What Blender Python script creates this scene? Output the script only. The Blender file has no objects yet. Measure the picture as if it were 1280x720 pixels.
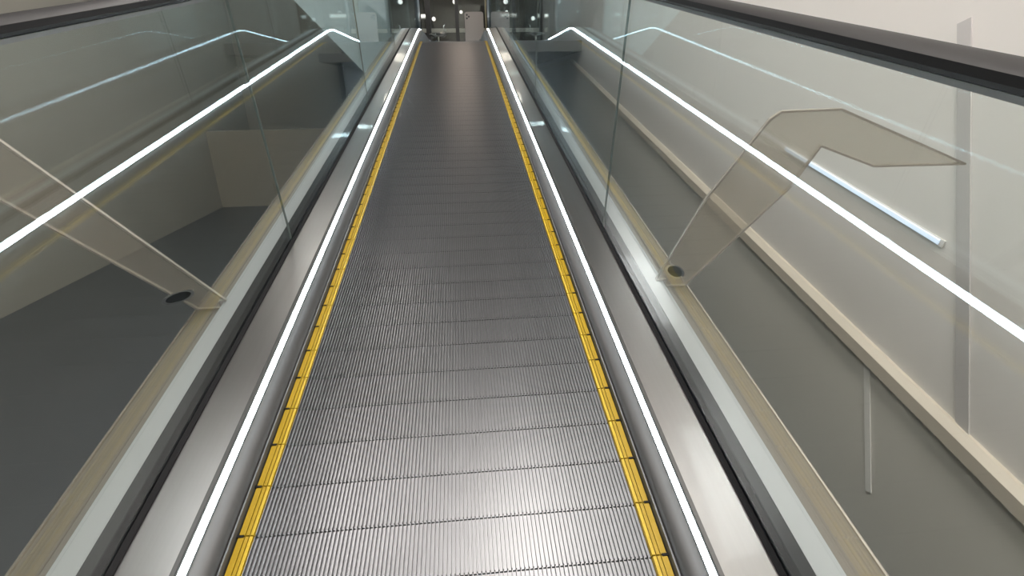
import bpy, bmesh, math, random
from mathutils import Vector, Matrix
random.seed(4)
C = bpy.context.scene.collection
sc = bpy.context.scene

# ---------------------------------------------------------------- camera, world, exposure
TH = math.radians(12.3)                 # slope of the walkway
CAM = Vector((0.078, -1.16*math.sin(TH), 1.16*math.cos(TH)))
F = 630.0
def ray(x, y): return Vector((x-640.0, -(y-360.0), -F))
_r = ray(568, -66).normalized()
_d = ray(633, 1266); _n = -(_d - _r*_d.dot(_r)).normalized()
_X = _r.cross(_n)
_Y = (_r*math.cos(TH) - _n*math.sin(TH)).normalized()
_Z = _r*math.sin(TH) + _n*math.cos(TH)
cd = bpy.data.cameras.new('camera'); cam = bpy.data.objects.new('camera', cd); C.objects.link(cam)
cd.lens = F/1280*36; cd.sensor_width = 36; cd.clip_start = 0.02
cam.matrix_world = Matrix(((_X.x,_X.y,_X.z,CAM.x),(_Y.x,_Y.y,_Y.z,CAM.y),(_Z.x,_Z.y,_Z.z,CAM.z),(0,0,0,1)))
sc.camera = cam
w = bpy.data.worlds.new('world'); sc.world = w; w.use_nodes = True
w.node_tree.nodes['Background'].inputs[0].default_value = (0.80,0.90,1.0,1)
w.node_tree.nodes['Background'].inputs[1].default_value = 0.3
sc.view_settings.view_transform = 'Standard'; sc.view_settings.look = 'None'
sc.view_settings.exposure = 0.0; sc.view_settings.gamma = 1.0; sc.view_settings.use_curve_mapping = False
LAMP_LED, FILL_CEIL, LAMP_CROSS, LAMP_HALL = 48.0, 18.5, 36.0, 2.2

# ---------------------------------------------------------------- helpers
def mat(name, col, rough=0.5, metal=0.0, noise=0.0, nscale=4.0, bump=0.0, bscale=60.0, spec=0.5, stretch=None, emis=None, estr=0):
    m = bpy.data.materials.new(name); m.use_nodes = True
    nt = m.node_tree; b = nt.nodes['Principled BSDF']
    b.inputs['Base Color'].default_value = (*col,1); b.inputs['Roughness'].default_value = rough
    b.inputs['Metallic'].default_value = metal; b.inputs['Specular IOR Level'].default_value = spec
    tc = nt.nodes.new('ShaderNodeTexCoord'); mp = nt.nodes.new('ShaderNodeMapping')
    nt.links.new(tc.outputs['Object'], mp.inputs[0])
    if stretch: mp.inputs['Scale'].default_value = stretch
    if noise:
        n = nt.nodes.new('ShaderNodeTexNoise'); n.inputs['Scale'].default_value = nscale; n.inputs['Detail'].default_value = 4
        mx = nt.nodes.new('ShaderNodeMix'); mx.data_type = 'RGBA'
        mx.inputs['A'].default_value = (*[c*(1-noise) for c in col],1); mx.inputs['B'].default_value = (*[min(1,c*(1+noise)) for c in col],1)
        nt.links.new(mp.outputs[0], n.inputs['Vector']); nt.links.new(n.outputs['Fac'], mx.inputs['Factor'])
        nt.links.new(mx.outputs['Result'], b.inputs['Base Color'])
    if bump:
        n2 = nt.nodes.new('ShaderNodeTexNoise'); n2.inputs['Scale'].default_value = bscale
        bp = nt.nodes.new('ShaderNodeBump'); bp.inputs['Strength'].default_value = bump; bp.inputs['Distance'].default_value = 0.002
        nt.links.new(mp.outputs[0], n2.inputs['Vector']); nt.links.new(n2.outputs['Fac'], bp.inputs['Height']); nt.links.new(bp.outputs[0], b.inputs['Normal'])
    if emis:
        b.inputs['Emission Color'].default_value = (*emis,1); b.inputs['Emission Strength'].default_value = estr
    return m

def glassmat(name, tint, extra=0.0, haze=0.0, hazecol=(0.6,0.55,0.5)):
    m = bpy.data.materials.new(name); m.use_nodes = True; nt = m.node_tree; nt.nodes.clear()
    out = nt.nodes.new('ShaderNodeOutputMaterial'); tr = nt.nodes.new('ShaderNodeBsdfTransparent'); tr.inputs[0].default_value = (*tint,1)
    gl = nt.nodes.new('ShaderNodeBsdfGlossy'); gl.inputs['Roughness'].default_value = 0.0; gl.inputs['Color'].default_value = (0.82,0.94,1.0,1)
    ge = nt.nodes.new('ShaderNodeNewGeometry'); mi = nt.nodes.new('ShaderNodeMix'); mi.inputs[2].default_value = 1.5; mi.inputs[3].default_value = 1/1.5
    fr = nt.nodes.new('ShaderNodeFresnel'); nt.links.new(ge.outputs['Backfacing'], mi.inputs[0]); nt.links.new(mi.outputs[0], fr.inputs[0])
    ad = nt.nodes.new('ShaderNodeMath'); ad.operation = 'ADD'; ad.use_clamp = True; ad.inputs[1].default_value = extra
    nt.links.new(fr.outputs[0], ad.inputs[0])
    base = tr.outputs[0]
    if haze:
        df = nt.nodes.new('ShaderNodeBsdfDiffuse'); df.inputs[0].default_value = (*hazecol,1)
        tl = nt.nodes.new('ShaderNodeBsdfTranslucent'); tl.inputs[0].default_value = (*hazecol,1)
        m0 = nt.nodes.new('ShaderNodeMixShader'); m0.inputs[0].default_value = 0.5
        nt.links.new(df.outputs[0], m0.inputs[1]); nt.links.new(tl.outputs[0], m0.inputs[2])
        m2 = nt.nodes.new('ShaderNodeMixShader'); m2.inputs[0].default_value = haze
        nt.links.new(tr.outputs[0], m2.inputs[1]); nt.links.new(m0.outputs[0], m2.inputs[2]); base = m2.outputs[0]
    mx = nt.nodes.new('ShaderNodeMixShader'); nt.links.new(ad.outputs[0], mx.inputs[0])
    nt.links.new(base, mx.inputs[1]); nt.links.new(gl.outputs[0], mx.inputs[2]); nt.links.new(mx.outputs[0], out.inputs[0])
    return m

def obj(name, bm, m, parent=None, smooth=False):
    me = bpy.data.meshes.new(name); bmesh.ops.recalc_face_normals(bm, faces=bm.faces); bm.to_mesh(me); bm.free()
    if smooth:
        for p in me.polygons: p.use_smooth = True
        me.set_sharp_from_angle(angle=math.radians(35))
    for mm in (m if isinstance(m, (list,tuple)) else [m]): me.materials.append(mm)
    o = bpy.data.objects.new(name, me); C.objects.link(o)
    if parent: o.parent = parent; o.matrix_parent_inverse = parent.matrix_world.inverted()
    return o
def thing(name, label, cat, loc=(0,0,0), group=None):
    o = bpy.data.objects.new(name, None); C.objects.link(o); o.location = loc; o.empty_display_size = 0.1
    o.matrix_world = Matrix.Translation(loc)
    o['label'] = label; o['category'] = cat
    if group: o['group'] = group
    return o
def tag(o, label, cat, group=None):
    o['label'] = label; o['category'] = cat
    if group: o['group'] = group
    return o
def struct(name, bm, m, label=None):
    o = obj(name, bm, m); o['kind'] = 'structure'
    if label: o['label'] = label
    return o
def box(bm, x0,x1,y0,y1,z0,z1, M=None, mi=0):
    vs = [Vector((x,y,z)) for x in (x0,x1) for y in (y0,y1) for z in (z0,z1)]
    if M: vs = [M @ v for v in vs]
    v = [bm.verts.new(p) for p in vs]
    for f in ((0,1,3,2),(4,6,7,5),(0,4,5,1),(2,3,7,6),(0,2,6,4),(1,5,7,3)):
        fc = bm.faces.new([v[i] for i in f]); fc.material_index = mi
    return v
def cyl(bm, p, q, r, n=16, r2=None):
    p, q = Vector(p), Vector(q); d = (q-p).normalized(); a = d.orthogonal().normalized(); b = d.cross(a)
    r2 = r if r2 is None else r2; R = []
    for c, rr in ((p,r),(q,r2)):
        R.append([bm.verts.new(c + (a*math.cos(t)+b*math.sin(t))*rr) for t in [2*math.pi*i/n for i in range(n)]])
    for i in range(n): bm.faces.new((R[0][i],R[0][(i+1)%n],R[1][(i+1)%n],R[1][i]))
    bm.faces.new(R[0][::-1]); bm.faces.new(R[1])
def torus(bm, c, R, r, n=32, k=8, ax=(0,0,1)):
    ax = Vector(ax).normalized(); a = ax.orthogonal().normalized(); b = ax.cross(a); c = Vector(c); L = []
    for i in range(n):
        t = 2*math.pi*i/n; d = a*math.cos(t)+b*math.sin(t)
        L.append([bm.verts.new(c + d*(R+r*math.cos(u)) + ax*r*math.sin(u)) for u in [2*math.pi*j/k for j in range(k)]])
    for i in range(n):
        for j in range(k): bm.faces.new((L[i][j],L[(i+1)%n][j],L[(i+1)%n][(j+1)%k],L[i][(j+1)%k]))

# path of the walkway: straight slope, crest arc, flat run at the top
S1, RAD = 9.05, 2.6
SB = 8.15                 # the pallets level out a little earlier than the decks
S2 = S1 + RAD*TH
def path(s, h=0.0, st=None):
    """point (y, z) at run length s and height h over the pallets, and the local slope"""
    st = S1 if st is None else st; se = st + RAD*TH
    y1, z1 = st*math.cos(TH), st*math.sin(TH)
    if s <= st: a, y, z = TH, s*math.cos(TH), s*math.sin(TH)
    elif s <= se:
        a = TH-(s-st)/RAD
        y = y1 + RAD*(math.sin(TH)-math.sin(a)); z = z1 + RAD*(math.cos(a)-math.cos(TH))
    else:
        a = 0.0; y = y1 + RAD*math.sin(TH) + (s-se); z = z1 + RAD*(1-math.cos(TH))
    return y - h*math.sin(a), z + h*math.cos(a), a
def srange(s0, s1):
    s = [s0] + [v for v in [S1+(S2-S1)*i/8 for i in range(9)] if s0 < v < s1] + [s1]
    return s
def P3(x, s, h): y, z, a = path(s, h); return Vector((x, y, z))
def sweep(bm, prof, s0, s1, cap=True):
    """closed cross-section [(x,h)] carried along the walkway"""
    R = [[bm.verts.new(P3(x, s, h)) for x, h in prof] for s in srange(s0, s1)]
    n = len(prof)
    for a, b in zip(R, R[1:]):
        for i in range(n): bm.faces.new((a[i], a[(i+1)%n], b[(i+1)%n], b[i]))
    if cap: bm.faces.new(R[0][::-1]); bm.faces.new(R[-1])

ZH = path(11, 0, SB)[1]          # level of the upper hall floor
ZL = -1.07                # lower floor

# ---------------------------------------------------------------- materials
M = {}
M['deck'] = mat('brushed_steel', (0.36,0.34,0.33), 0.30, 1.0, noise=0.04, nscale=3, stretch=(40,1,1))
_b = M['deck'].node_tree.nodes['Principled BSDF']; _b.inputs['Coat Weight'].default_value = 0.35; _b.inputs['Coat Roughness'].default_value = 0.03
M['profile'] = mat('polished_steel_profile', (0.065,0.065,0.065), 0.42, 0.35)
M['skirt'] = mat('skirt_steel', (0.12,0.12,0.12), 0.5, 0.6, noise=0.05, nscale=2)
M['alu'] = mat('pallet_aluminium', (0.20,0.205,0.213), 0.36, 0.85, noise=0.12, nscale=7)
M['yellow'] = mat('yellow_paint', (0.38,0.25,0.003), 0.45, 0.0, noise=0.08, nscale=20)
M['rubber'] = mat('black_rubber', (0.010,0.010,0.011), 0.5, spec=0.25)
M['gasket'] = mat('gasket_rubber', (0.008,0.008,0.009), 0.6, spec=0.2)
M['rail_alu'] = mat('handrail_aluminium', (0.32,0.33,0.34), 0.35, 0.9)
M['glass'] = glassmat('balustrade_glass', (0.94,0.965,0.955), extra=0.02)
M['glass_edge'] = mat('glass_edge', (0.16,0.18,0.17), 0.25)
M['ledge'] = mat('outer_ledge', (0.23,0.205,0.175), 0.4, 0.3, noise=0.06)
M['cap'] = mat('glazing_cap_aluminium', (0.55,0.58,0.60), 0.4, 0.5)
M['edge'] = mat('ledge_edge_metal', (0.80,0.74,0.66), 0.25, 0.9)
M['clad'] = mat('truss_cladding', (0.22,0.21,0.20), 0.5, noise=0.05)
M['acrylic'] = glassmat('acrylic_guard', (0.93,0.91,0.88), haze=0.27, hazecol=(0.62,0.55,0.48))
M['acrylic_edge'] = mat('acrylic_edge', (0.40,0.36,0.32), 0.3)
M['wall_white'] = mat('white_wall_paint', (0.80,0.77,0.74), 0.6, noise=0.02, nscale=1.2)
M['dado'] = mat('grey_dado_paint', (0.66,0.64,0.58), 0.55, noise=0.05, nscale=1.0)
M['trim'] = mat('beige_trim', (0.62,0.56,0.47), 0.45)
M['wall_grey'] = mat('dark_grey_wall', (0.36,0.345,0.30), 0.6, noise=0.08, nscale=0.8)
M['floor_dark'] = mat('dark_floor', (0.075,0.08,0.085), 0.28, noise=0.1, nscale=2)
M['beige'] = mat('beige_wall', (0.36,0.33,0.27), 0.6, noise=0.04)
M['panel'] = mat('blue_grey_panel', (0.70,0.87,0.90), 0.5)
M['hall_floor'] = mat('hall_floor', (0.25,0.24,0.23), 0.25, noise=0.1)
M['hall_wall'] = mat('dark_brown_wall', (0.055,0.045,0.037), 0.5, noise=0.2, nscale=2)
M['ceil'] = mat('ceiling_paint', (0.26,0.26,0.26), 0.7)
M['black'] = mat('black_frame', (0.012,0.012,0.012), 0.35)
M['hallglass'] = glassmat('partition_glass', (0.82,0.82,0.80), extra=0.03)
M['stone'] = mat('counter_top', (0.85,0.82,0.76), 0.35)
M['darkwood'] = mat('counter_front', (0.07,0.055,0.045), 0.4, noise=0.2, nscale=6)
M['olive'] = mat('bronze_post', (0.20,0.18,0.12), 0.35, 0.6)
M['chrome'] = mat('chrome', (0.85,0.85,0.84), 0.08, 1.0)
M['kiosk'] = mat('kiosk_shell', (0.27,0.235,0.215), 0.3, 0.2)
M['white_pl'] = mat('white_plastic', (0.75,0.75,0.73), 0.35)
def lampmat(name, col, s): return mat(name, (0.8,0.8,0.8), 0.5, emis=col, estr=s)
M['led'] = lampmat('led_line', (0.86,0.96,1.0), LAMP_LED)
M['lamp_ceil'] = lampmat('panel_lamp', (1.0,0.93,0.875), FILL_CEIL)
M['lamp_cross'] = lampmat('tube_lamp', (0.80,0.97,1.0), LAMP_CROSS)
M['lamp_warm'] = lampmat('warm_lamp', (1.0,0.80,0.66), 12.0)
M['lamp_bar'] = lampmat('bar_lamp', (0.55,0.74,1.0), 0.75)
M['lamp_hall'] = lampmat('hall_lamp', (1.0,0.97,0.92), LAMP_HALL)

# ---------------------------------------------------------------- structure
yc = path(10.2, 0, SB)[0]
bm = bmesh.new(); box(bm, -5.1,2.2,-5,19,ZL-0.1,ZL); struct('floor', bm, M['floor_dark'])
bm = bmesh.new(); box(bm, -0.95,0.95, yc+0.6, 19, ZH-0.16, ZH-0.005)
box(bm, -2.7,-0.95, 11.0, 19, ZH-0.16, ZH-0.005); box(bm, -2.7,-2.6,12.6,19,ZL,ZH-0.17); box(bm, 0.95,2.0, path(8.6)[0], 19, ZH-0.16, ZH-0.005); struct('floor', bm, M['hall_floor'])
bm = bmesh.new(); box(bm, -5.2,2.2,-5,19,5.4,5.5); struct('ceiling', bm, M['ceil'])
bm = bmesh.new(); box(bm, -5.1,-4.9,-5,19,ZL,5.4); struct('wall_left', bm, M['wall_grey'])
bm = bmesh.new(); box(bm, 2.0,2.2,-5,19,ZL,5.4); struct('wall_right', bm, M['wall_white'])
bm = bmesh.new(); box(bm, -4.9,2.0,-5,-4.8,ZL,5.4); struct('wall_front', bm, M['wall_grey'])
bm = bmesh.new(); box(bm, -4.9,-2.6,12.6,12.75,ZL,5.4); struct('wall_end', bm, M['wall_grey'])
bm = bmesh.new(); box(bm, -2.7,2.0,17.8,18,ZH,5.4); struct('wall_back', bm, M['hall_wall'])
bm = bmesh.new(); box(bm, -2.7,-2.6,12.75,18,ZH,5.4); struct('wall_hall', bm, M['hall_wall'])
bm = bmesh.new(); box(bm, 1.985,2.0,12.6,17.8,ZH,5.4); struct('wall_hall', bm, M['hall_wall'])
bm = bmesh.new(); box(bm, -4.9,-0.96,10.45,10.7,ZL,0.41); struct('wall_low', bm, M['beige'])
# grey dado of the right wall, bounded by a beige rail that runs with the slope
HD = -0.50
bm = bmesh.new(); sweep(bm, [(1.985,HD),(1.985,-3.2),(2.0,-3.2),(2.0,HD)], -4.5, 15); struct('trim_1', bm, M['dado'])
bm = bmesh.new(); sweep(bm, [(1.955,HD),(1.955,HD+0.06),(1.985,HD+0.085),(2.0,HD+0.085),(2.0,HD)], -4.5, 15); struct('trim_2', bm, M['trim'])
# shallow slanting strips on the right wall
def slant(y0,z0,y1,z1,wd,th,xw):
    bm = bmesh.new(); d = Vector((0,y1-y0,z1-z0)).normalized(); n = Vector((0,-d.z,d.y))*wd/2
    a, b = Vector((xw,y0,z0)), Vector((xw,y1,z1)); vs = []
    for xo in (0,-th):
        for p in (a-n,a+n,b+n,b-n): vs.append(bm.verts.new(p+Vector((xo,0,0))))
    for f in ((0,1,2,3),(7,6,5,4),(0,4,5,1),(1,5,6,2),(2,6,7,3),(3,7,4,0)): bm.faces.new([vs[i] for i in f])
    return bm
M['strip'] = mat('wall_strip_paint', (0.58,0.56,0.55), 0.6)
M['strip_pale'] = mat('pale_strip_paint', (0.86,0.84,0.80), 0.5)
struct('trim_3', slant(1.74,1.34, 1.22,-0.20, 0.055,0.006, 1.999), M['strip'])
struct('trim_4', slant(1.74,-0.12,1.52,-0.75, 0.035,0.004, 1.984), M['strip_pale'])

# ---------------------------------------------------------------- the pallet band
GW = 0.462            # half width of the ribbed aluminium field
PITCH = 0.1333; GAP = 0.0035; DEP = 0.009
walk = thing('moving_walkway', 'long inclined band of ribbed grey metal pallets with yellow edges running up the middle', 'moving walkway', (0,0,0))
def ribbed(x0, x1, n, L, tw=0.42):
    bm = bmesh.new(); pts = []
    p = (x1-x0)/n
    for i in range(n):
        a = x0+i*p; b = a+p*tw
        pts += [(a+0.0006,-DEP),(a+0.0012,0.0),(b-0.0012,0.0),(b-0.0006,-DEP)]
    pts += [(x1,-DEP),(x1,-0.02),(x0,-0.02)]
    A = [bm.verts.new((x,-L/2,z)) for x, z in pts]; B = [bm.verts.new((x,L/2,z)) for x, z in pts]
    for i in range(len(pts)): j = (i+1)%len(pts); bm.faces.new((A[i],A[j],B[j],B[i]))
    bm.faces.new(A[::-1]); bm.faces.new(B)
    return bm
L = PITCH-GAP
pal0 = obj('pallet', ribbed(-GW, GW, 94, L), M['alu'])
def yel(s):
    bm = bmesh.new()
    for k, (a, b) in enumerate(((0.464,0.472),(0.474,0.482),(0.484,0.498))):
        x0, x1 = sorted((s*a, s*b)); box(bm, x0, x1, -L/2, L/2, -0.006, 0.0015)
    x0, x1 = sorted((s*0.463, s*0.499)); box(bm, x0, x1, -L/2, L/2, -0.02, -0.004)
    return bm
yl0 = obj('yellow_edge', yel(-1), M['yellow']); yr0 = obj('yellow_edge', yel(1), M['yellow'])
def clip(s):
    bm = bmesh.new(); x0, x1 = sorted((s*0.486, s*0.501)); box(bm, x0, x1, L/2-0.002, L/2+0.004, -0.01, 0.004); return bm
cl0 = obj('edge_clip', clip(-1), M['gasket']); cr0 = obj('edge_clip', clip(1), M['gasket'])
s = -0.55; first = True; k = 0
while s < 10.2:
    y, z, a = path(s, 0, SB)
    o = pal0 if first else pal0.copy()
    if not first: C.objects.link(o)
    o.parent = walk; o.location = (0,y,z); o.rotation_euler = (a,0,0)
    subs = [yl0, yr0] + ([cl0, cr0] if k < 60 else [])
    for q in subs:
        c = q if first else q.copy()
        if not first: C.objects.link(c)
        c.parent = o
    first = False; k += 1; s += PITCH
# comb plate where the band slips under the hall floor
yc = path(10.2, 0, SB)[0]
bm = bmesh.new(); box(bm, -0.5,0.5, yc,yc+0.6, ZH-0.03, ZH+0.004)
for i in range(60): box(bm, -0.49+i*0.0165,-0.484+i*0.0165, yc-0.1,yc, ZH-0.006, ZH+0.004)
obj('comb_plate', bm, M['skirt'], walk)

# ---------------------------------------------------------------- balustrades
SE = 11.15                                   # where the newel arc starts
def arcprof(sg):
    # skirt shoulder rolling outward, recess for the light line, lip under the deck
    pr = [(0.506,-0.02),(0.506,0.004),(0.508,0.014),(0.513,0.023),(0.521,0.030),(0.531,0.0355),(0.542,0.0395),(0.5535,0.042),
          (0.5555,0.0435),(0.5665,0.0635),(0.566,0.067),(0.568,0.0715),(0.577,0.0735),(0.577,0.045),(0.545,0.0),(0.53,-0.02)]
    return [(sg*x, h) for x, h in pr]
def newel_path(rad, cs, ch, n=20):
    """(s,h) samples of the rail centre line: along the walkway and round the newel"""
    pts = [(v, ch+rad) for v in [-3.0]+[S1+(S2-S1)*i/8 for i in range(9)]+[cs]]
    for i in range(1, n+1):
        t = math.pi/2 - math.pi*i/n; pts.append((cs+rad*math.cos(t), ch+rad*math.sin(t)))
    return pts
def rail_sweep(bm, sec, rad, cs, ch, x0, back=0.5):
    pts = newel_path(rad, cs, ch); pts.append((cs-back, ch-rad))
    P = [P3(x0, s, h) for s, h in pts]; R = []
    for i, p in enumerate(P):
        a = P[max(0,i-1)]; b = P[min(len(P)-1,i+1)]
        t = (b-a).normalized(); nrm = Vector((0,-t.z,t.y))
        R.append([bm.verts.new(p + Vector((u,0,0)) + nrm*v) for u, v in sec])
    n = len(sec)
    for a, b in zip(R, R[1:]):
        for i in range(n): bm.faces.new((a[i],a[(i+1)%n],b[(i+1)%n],b[i]))
    bm.faces.new(R[0][::-1]); bm.faces.new(R[-1])
def balustrade(sg, label):
    t = thing('balustrade', label, 'balustrade', tuple(P3(sg*0.7, 0, 0)))
    J = (-0.35, 2.06, 4.47, 6.88)            # joints between the panes
    bm = bmesh.new(); sweep(bm, [(sg*0.502,0.02),(sg*0.502,-0.30),(sg*0.506,-0.30),(sg*0.506,0.02)], -3, 11.65); obj('skirt_panel', bm, M['skirt'], t)
    bm = bmesh.new(); sweep(bm, arcprof(sg), -3, 11.70); obj('rounded_profile', bm, M['profile'], t, True)
    bm = bmesh.new(); sweep(bm, [(sg*x, h) for x, h in ((0.5573,0.0485),(0.5590,0.0525),(0.5622,0.0580),(0.5656,0.0628),(0.568,0.0615),(0.5592,0.0475))], -3, 11.68)
    box(bm, min(sg*0.557,sg*0.567), max(sg*0.557,sg*0.567), path(11.76)[0], path(11.765)[0], path(11.76)[1]-0.12, path(11.76)[1]-0.03)
    lo = obj('led_strip', bm, M['led'], t); lo['label'] = 'glowing white light line along the rounded steel edge'
    bm = bmesh.new(); sweep(bm, [(sg*0.5765,0.071),(sg*0.692,0.074),(sg*0.692,0.03),(sg*0.5765,0.03)], -3, 11.70); obj('inner_deck', bm, M['deck'], t)
    bm = bmesh.new(); sweep(bm, [(sg*0.506,-0.02),(sg*0.506,0.070),(sg*0.56,0.090),(sg*0.70,0.090),(sg*0.93,0.055),(sg*0.93,-0.02)], 11.70, 11.75)
    obj('end_cap', bm, M['profile'], t)
    bm = bmesh.new(); sweep(bm, [(sg*0.690,0.060),(sg*0.690,0.080),(sg*0.6993,0.088),(sg*0.6993,0.060)], -3, 11.65); obj('gasket', bm, M['gasket'], t)
    # panes
    edges = [-3.0]+list(J)+[9.3]
    for a, b in zip(edges, edges[1:]):
        bm = bmesh.new(); sweep(bm, [(sg*0.700,0.035),(sg*0.700,1.022),(sg*0.712,1.022),(sg*0.712,0.035)], a+0.0025, b-0.0025)
        obj('glass_pane', bm, M['glass'], t)
    for a in list(J)+[9.3]:
        bm = bmesh.new(); sweep(bm, [(sg*0.7015,0.06),(sg*0.7015,1.02),(sg*0.7105,1.02),(sg*0.7105,0.06)], a-0.001, a+0.001)
        obj('joint_seal', bm, M['glass_edge'], t)
    # newel pane with rounded end
    bm = bmesh.new(); rad = 0.470; ch = 0.55; out = [(9.3025,0.035),(9.3025,ch+rad)]
    out += [(SE+rad*math.cos(u), ch+rad*math.sin(u)) for u in [math.pi/2-math.pi/2*i/14 for i in range(15)]]
    out += [(SE+rad,0.4),(SE+rad-0.06,0.035)]
    A = [bm.verts.new(P3(sg*0.700, s, h)) for s, h in out]; B = [bm.verts.new(P3(sg*0.712, s, h)) for s, h in out]
    bm.faces.new(A); bm.faces.new(B[::-1])
    for i in range(len(out)): j = (i+1)%len(out); bm.faces.new((A[i],A[j],B[j],B[i]))
    obj('glass_pane', bm, M['glass'], t)
    # outer ledge, its bright edge, cladding
    bm = bmesh.new(); sweep(bm, [(sg*0.7127,0.045),(sg*0.7127,0.082),(sg*0.767,0.076),(sg*0.767,0.046)], -3, 11.65); obj('outer_gasket', bm, M['gasket'], t)
    bm = bmesh.new(); sweep(bm, [(sg*0.768,0.044),(sg*0.768,0.075),(sg*0.835,0.069),(sg*0.837,0.0428)], -3, 11.70); obj('glazing_cap', bm, M['cap'], t)
    bm = bmesh.new(); sweep(bm, [(sg*0.713,0.045),(sg*0.935,0.040),(sg*0.935,0.02),(sg*0.713,0.02)], -3, 11.70); obj('outer_ledge', bm, M['ledge'], t)
    bm = bmesh.new(); sweep(bm, [(sg*0.935,0.046),(sg*0.941,0.046),(sg*0.941,-0.02),(sg*0.935,-0.02)], -3, 11.70); obj('edge_strip', bm, M['edge'], t)
    bm = bmesh.new(); sweep(bm, [(sg*0.90,0.019),(sg*0.925,0.019),(sg*0.925,-0.75),(sg*0.90,-0.75)], -3, 11.3); obj('side_cladding', bm, M['clad'], t)
    # handrail and its guide
    sec = [(-0.026,-0.016),(-0.036,-0.015),(-0.041,-0.008),(-0.040,0.003),(-0.030,0.010),(0.0,0.013),(0.030,0.010),(0.040,0.003),(0.041,-0.008),(0.036,-0.015),(0.026,-0.016)]
    bm = bmesh.new(); rail_sweep(bm, sec, 0.497, SE, 0.55, sg*0.706); obj('handrail', bm, M['rubber'], t, True)
    sec = [(-0.026,-0.003),(-0.026,0.005),(0.026,0.005),(0.026,-0.003)]
    bm = bmesh.new(); rail_sweep(bm, sec, 0.474, SE, 0.55, sg*0.706); obj('handrail_guide', bm, M['rail_alu'], t)
    return t
balustrade(-1, 'glass balustrade with black handrail and steel deck along the left of the walkway')
balustrade(1, 'glass balustrade with black handrail and steel deck along the right of the walkway')

# ---------------------------------------------------------------- hazy translucent sheets outside the glass
def sheet(sg, poly, s0, label, eye):
    t = thing('acrylic_guard', label, 'guard panel', tuple(P3(sg*0.85, s0, 0.04)))
    bm = bmesh.new(); th = 0.008
    A = [bm.verts.new(P3(x, s0, h)) for x, h in poly]; B = [bm.verts.new(P3(x, s0+th, h)) for x, h in poly]
    bm.faces.new(A); bm.faces.new(B[::-1])
    obj('panel', bm, M['acrylic'], t)
    # the cut edge all round
    bm = bmesh.new()
    n = len(poly)
    cx = sum(p[0] for p in poly)/n; chh = sum(p[1] for p in poly)/n
    for i in range(n):
        p, q = poly[i], poly[(i+1)%n]
        d = Vector((q[0]-p[0], q[1]-p[1])).normalized(); nn = Vector((-d.y, d.x))*0.0035
        vs = []
        for ss in (s0-0.001, s0+th+0.001):
            for u, v in ((p[0]-nn.x,p[1]-nn.y),(p[0]+nn.x,p[1]+nn.y),(q[0]+nn.x,q[1]+nn.y),(q[0]-nn.x,q[1]-nn.y)): vs.append(bm.verts.new(P3(u, ss, v)))
        for f in ((0,1,2,3),(7,6,5,4),(0,4,5,1),(1,5,6,2),(2,6,7,3),(3,7,4,0)): bm.faces.new([vs[i] for i in f])
    obj('cut_edge', bm, M['acrylic_edge'], t)
    # oval bezel with a dark slot
    ex, eh, ea, eb, tilt = eye
    for nm, k0, k1, m, off in (('bezel',1.0,1.28,M['chrome'],-0.006),('slot',0.0,1.0,M['black'],-0.003)):
        bm = bmesh.new(); N = 28; rings = []
        for kk in (k0, k1):
            for ss in (s0+off, s0-0.0005):
                rings.append([bm.verts.new(P3(ex+kk*(ea*math.cos(u)*math.cos(tilt)-eb*math.sin(u)*math.sin(tilt)), ss, eh+kk*(ea*math.cos(u)*math.sin(tilt)+eb*math.sin(u)*math.cos(tilt)))) for u in [2*math.pi*i/N for i in range(N)]])
        if k0 == 0: 
            bmesh.ops.delete(bm, geom=rings[0]+rings[1], context='VERTS'); a, b = rings[2], rings[3]
            bm.faces.new(a); bm.faces.new(b[::-1])
            for i in range(N): bm.faces.new((a[i],a[(i+1)%N],b[(i+1)%N],b[i]))
        else:
            r0,r1,r2,r3 = rings
            for a, b in ((r0,r2),(r2,r3),(r3,r1),(r1,r0)):
                for i in range(N): bm.faces.new((a[i],a[(i+1)%N],b[(i+1)%N],b[i]))
        obj(nm, bm, m, t, nm == 'bezel')
sheet(-1, [(-0.822,0.078),(-1.273,0.674),(-1.48,0.96),(-1.95,1.08),(-1.99,1.0),(-1.60,0.83),(-1.367,0.494),(-0.930,0.046),(-0.845,0.046),(-0.845,0.078)], 1.6,
      'translucent acrylic guard rising outward from the ledge behind the left glass', (-0.975,0.108,0.052,0.016,0.35))
sheet(1, [(0.806,0.078),(0.931,0.414),(1.087,0.693),(1.12,0.718),(1.327,0.722),(1.883,0.519),(1.527,0.521),(1.30,0.60),(1.236,0.449),(0.93,0.046),(0.845,0.046),(0.845,0.078)], 1.6,
      'translucent hooked acrylic guard standing on the ledge behind the right glass', (0.872,0.118,0.036,0.02,-0.6))

# ---------------------------------------------------------------- slanted bulkhead left of the crest
bm = bmesh.new(); Y0, Y1 = 8.45, 8.57
pl = [(-0.96,0.86),(-0.96,2.6),(-2.53,2.6),(-2.28,2.33),(-1.33,1.28)]
A = [bm.verts.new((x,Y0,z)) for x, z in pl]; B = [bm.verts.new((x,Y1,z)) for x, z in pl]
bm.faces.new(A); bm.faces.new(B[::-1])
for i in range(len(pl)): j = (i+1)%len(pl); bm.faces.new((A[i],A[j],B[j],B[i]))
struct('wall_bulkhead', bm, M['panel'])

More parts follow.
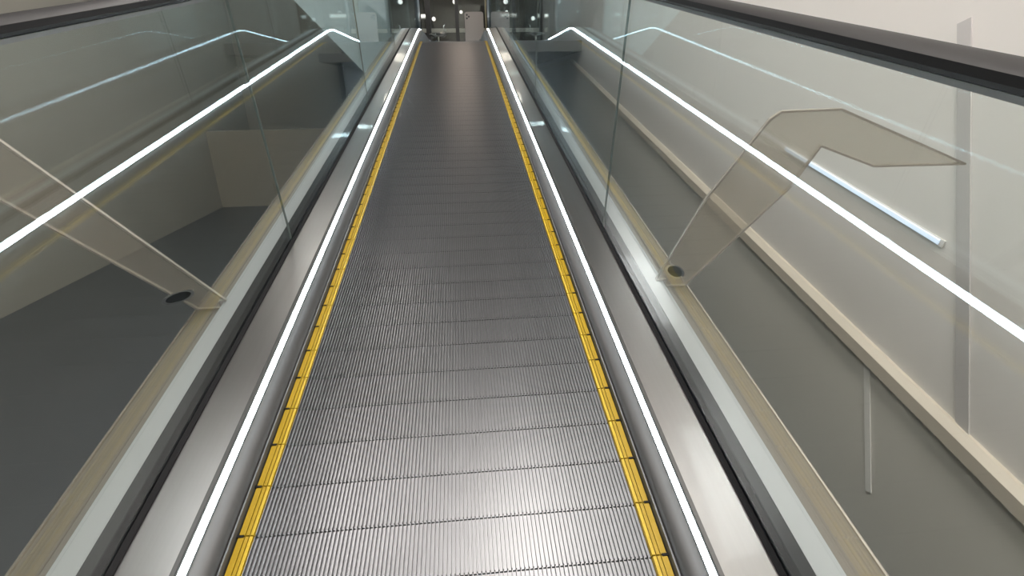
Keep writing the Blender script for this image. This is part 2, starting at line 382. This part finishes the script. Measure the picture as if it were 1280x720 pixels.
# glowing bar added for a reflected lamp line, parallel to the slope
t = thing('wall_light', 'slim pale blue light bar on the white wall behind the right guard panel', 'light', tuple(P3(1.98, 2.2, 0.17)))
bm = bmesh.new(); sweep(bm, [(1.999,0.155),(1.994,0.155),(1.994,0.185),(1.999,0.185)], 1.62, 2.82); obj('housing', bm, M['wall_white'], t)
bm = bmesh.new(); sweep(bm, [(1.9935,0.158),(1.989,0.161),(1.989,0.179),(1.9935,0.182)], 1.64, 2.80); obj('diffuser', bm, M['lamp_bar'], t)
# ---------------------------------------------------------------- upper hall
t = thing('glazed_partition', 'black framed glass partition across the upper hall behind the walkway end', 'partition', (0.5,12.6,ZH))
for x in (-0.77,-0.585,0.06,0.74,1.53):
    bm = bmesh.new(); wd = {-0.77:0.022,-0.585:0.055,0.06:0.04,0.74:0.05,1.53:0.07}[x]; box(bm, x-wd,x+wd,12.55,12.65,ZH,4.6); obj('post', bm, M['olive'] if x == 0.74 else M['black'], t)
for z in (ZH, 4.5):
    bm = bmesh.new(); box(bm, -0.93,1.98,12.56,12.64,z,z+0.1); obj('rail', bm, M['black'], t)
for a, b in ((-0.748,-0.64),(-0.53,0.02),(0.10,0.69),(0.79,1.46),(1.60,1.97)):
    bm = bmesh.new(); box(bm, a,b,12.595,12.605,ZH+0.1,4.5); obj('pane', bm, M['hallglass'], t)
t = thing('service_counter', 'long dark counter with pale top seen behind the glass partition', 'counter', (0.5,14.2,ZH))
bm = bmesh.new(); box(bm, -0.9,1.95,14.0,14.6,ZH,ZH+0.62)
for i in range(6): box(bm, -0.86+i*0.47,-0.86+i*0.47+0.43,13.985,14.0,ZH+0.08,ZH+0.58)
obj('body', bm, M['darkwood'], t)
bm = bmesh.new(); box(bm, -0.93,1.97,13.95,14.65,ZH+0.62,ZH+0.71); obj('counter_top', bm, M['stone'], t)
# rounded slab standing in for the filming phone's reflection
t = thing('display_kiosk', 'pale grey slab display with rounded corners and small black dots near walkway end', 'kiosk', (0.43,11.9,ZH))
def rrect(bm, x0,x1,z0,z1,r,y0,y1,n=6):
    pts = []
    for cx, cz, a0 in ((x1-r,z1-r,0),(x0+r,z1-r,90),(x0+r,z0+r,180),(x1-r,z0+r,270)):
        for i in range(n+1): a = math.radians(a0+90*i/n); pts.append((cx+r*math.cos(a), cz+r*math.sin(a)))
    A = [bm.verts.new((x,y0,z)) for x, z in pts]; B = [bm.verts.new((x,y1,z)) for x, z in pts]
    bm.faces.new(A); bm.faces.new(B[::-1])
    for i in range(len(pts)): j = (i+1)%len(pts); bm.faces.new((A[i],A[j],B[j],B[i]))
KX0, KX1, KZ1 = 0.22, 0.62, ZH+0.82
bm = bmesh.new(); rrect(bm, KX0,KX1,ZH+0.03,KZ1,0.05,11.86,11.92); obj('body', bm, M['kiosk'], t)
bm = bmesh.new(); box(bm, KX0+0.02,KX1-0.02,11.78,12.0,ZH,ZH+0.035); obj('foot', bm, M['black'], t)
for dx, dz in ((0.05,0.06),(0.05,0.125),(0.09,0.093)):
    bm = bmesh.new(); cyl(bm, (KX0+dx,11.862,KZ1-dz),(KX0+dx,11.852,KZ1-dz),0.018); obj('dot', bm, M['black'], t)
# small chrome table
t = thing('side_table', 'small round chrome table with bent spout beside the walkway end', 'table', (-0.36,12.0,ZH))
bm = bmesh.new(); cyl(bm, (-0.36,12.0,ZH),(-0.36,12.0,ZH+0.02),0.16,24); obj('base', bm, M['chrome'], t, True)
bm = bmesh.new(); cyl(bm, (-0.36,12.0,ZH+0.02),(-0.36,12.0,ZH+0.36),0.02); obj('stem', bm, M['chrome'], t, True)
bm = bmesh.new(); cyl(bm, (-0.36,12.0,ZH+0.36),(-0.36,12.0,ZH+0.40),0.12,24,0.19); torus(bm, (-0.36,12.0,ZH+0.41),0.19,0.014); obj('tray', bm, M['chrome'], t, True)
bm = bmesh.new(); cyl(bm, (-0.22,12.0,ZH+0.40),(-0.24,12.0,ZH+0.56),0.012); cyl(bm, (-0.24,12.0,ZH+0.56),(-0.20,11.98,ZH+0.60),0.014); obj('spout', bm, M['chrome'], t, True)
# hall lamps behind the partition
def ball(name, x, y, z, r, label):
    bm = bmesh.new(); bmesh.ops.create_uvsphere(bm, u_segments=16, v_segments=10, radius=r, matrix=Matrix.Translation((x,y,z)))
    t = thing('pendant_lamp', label, 'lamp', (x,y,z), 'round lamps hanging in the upper hall'); obj('globe', bm, M['lamp_hall'], t, True)
    bm = bmesh.new(); cyl(bm, (x,y,z+r*0.9),(x,y,5.4),0.006,6); obj('cord', bm, M['black'], t)
zc = CAM.z
ball('lamp', -0.50,13.5, zc+0.1115*13.75+0.0, 0.045, 'round hall lamp glowing over the chrome table, left of the middle post')
ball('lamp', 0.02,15.2, zc+0.138*15.45, 0.06, 'highest of the three round hall lamps, directly over the middle post')
ball('lamp', 0.16,13.3, zc+0.122*13.55, 0.035, 'small round hall lamp between the middle post and the kiosk')
def tube(x0,x1,y,z,label):
    t = thing('tube_light', label, 'light', ((x0+x1)/2,y,z), 'tube lights in the upper hall')
    bm = bmesh.new(); cyl(bm, (x0+0.02,y,z),(x1-0.02,y,z),0.028,12); obj('tube', bm, M['lamp_hall'], t, True)
    bm = bmesh.new(); box(bm, x0,x1,y+0.03,y+0.09,z-0.05,z+0.05); obj('housing', bm, M['white_pl'], t)
    for e in (x0, x1-0.02):
        bm = bmesh.new(); cyl(bm, (e,y,z),(e+0.02,y,z),0.034,12); obj('end_holder', bm, M['white_pl'], t)
    bm = bmesh.new(); cyl(bm, ((x0+x1)/2,y+0.06,z+0.05),((x0+x1)/2,y+0.06,5.4),0.008,6); obj('hanger', bm, M['black'], t)
tube(1.08,1.50,13.4,zc+0.1175*13.6,'bright horizontal tube light right of the kiosk')
tube(-0.86,-0.60,13.4,zc+0.1165*13.6,'short tube light beyond the left handrail end')

# ---------------------------------------------------------------- lamps that light the ramp (above the frame)
for xx, yy, lb in ((0.7,-3.2,'wide ceiling panel light behind the camera near the right wall'),(0.7,-0.6,'wide ceiling panel light over the camera near the right wall'),(0.7,2.0,'wide ceiling panel light ahead of the camera near the right wall'),
                   (-1.6,-1.5,'wide ceiling panel light behind the camera near the left wall'),(-1.6,2.5,'wide ceiling panel light ahead of the camera near the left wall'),(-1.9,6.2,'wide ceiling panel light near the left wall beside the bulkhead')):
    t = thing('ceiling_light', lb, 'light', (xx,yy,5.39), 'wide ceiling panels beside the walls')  # unseen panels added under the ceiling to wash the walls with light
    bm = bmesh.new(); ww = 0.6 if xx > 0 else 0.4
    box(bm, xx-ww,xx+ww,yy-0.8,yy+0.8,5.335,5.345); obj('diffuser', bm, M['lamp_ceil'], t)
    bm = bmesh.new(); box(bm, xx-ww-0.03,xx+ww+0.03,yy-0.83,yy+0.83,5.346,5.4); obj('frame', bm, M['white_pl'], t)
for yy, place in ((11.8,'nearest pair'),(14.8,'middle pair'),(17.1,'farthest pair')):
    for x0, x1, side in ((-2.55,-1.3,'left'),(1.2,1.96,'right')):
        t = thing('ceiling_light', 'narrow crosswise ceiling light over the upper hall, %s one of the %s' % (side, place), 'light', ((x0+x1)/2,yy,5.39), 'crosswise ceiling lights')
        bm = bmesh.new(); box(bm, x0,x1,yy-0.07,yy+0.07,5.335,5.345); obj('diffuser', bm, M['lamp_cross'], t)
        bm = bmesh.new(); box(bm, x0-0.02,x1+0.02,yy-0.11,yy+0.11,5.346,5.4); obj('frame', bm, M['white_pl'], t)
for yy, lb in ((13.3,'warm square ceiling light over the middle of the upper hall, nearer one'),(16.0,'warm square ceiling light over the middle of the upper hall, farther one')):
    t = thing('ceiling_light', lb, 'light', (0.15,yy,5.39), 'warm square ceiling lights')
    bm = bmesh.new(); box(bm, -0.15,0.45,yy-0.3,yy+0.3,5.335,5.345); obj('diffuser', bm, M['lamp_warm'], t)
    bm = bmesh.new(); box(bm, -0.18,0.48,yy-0.33,yy+0.33,5.346,5.4); obj('frame', bm, M['white_pl'], t)
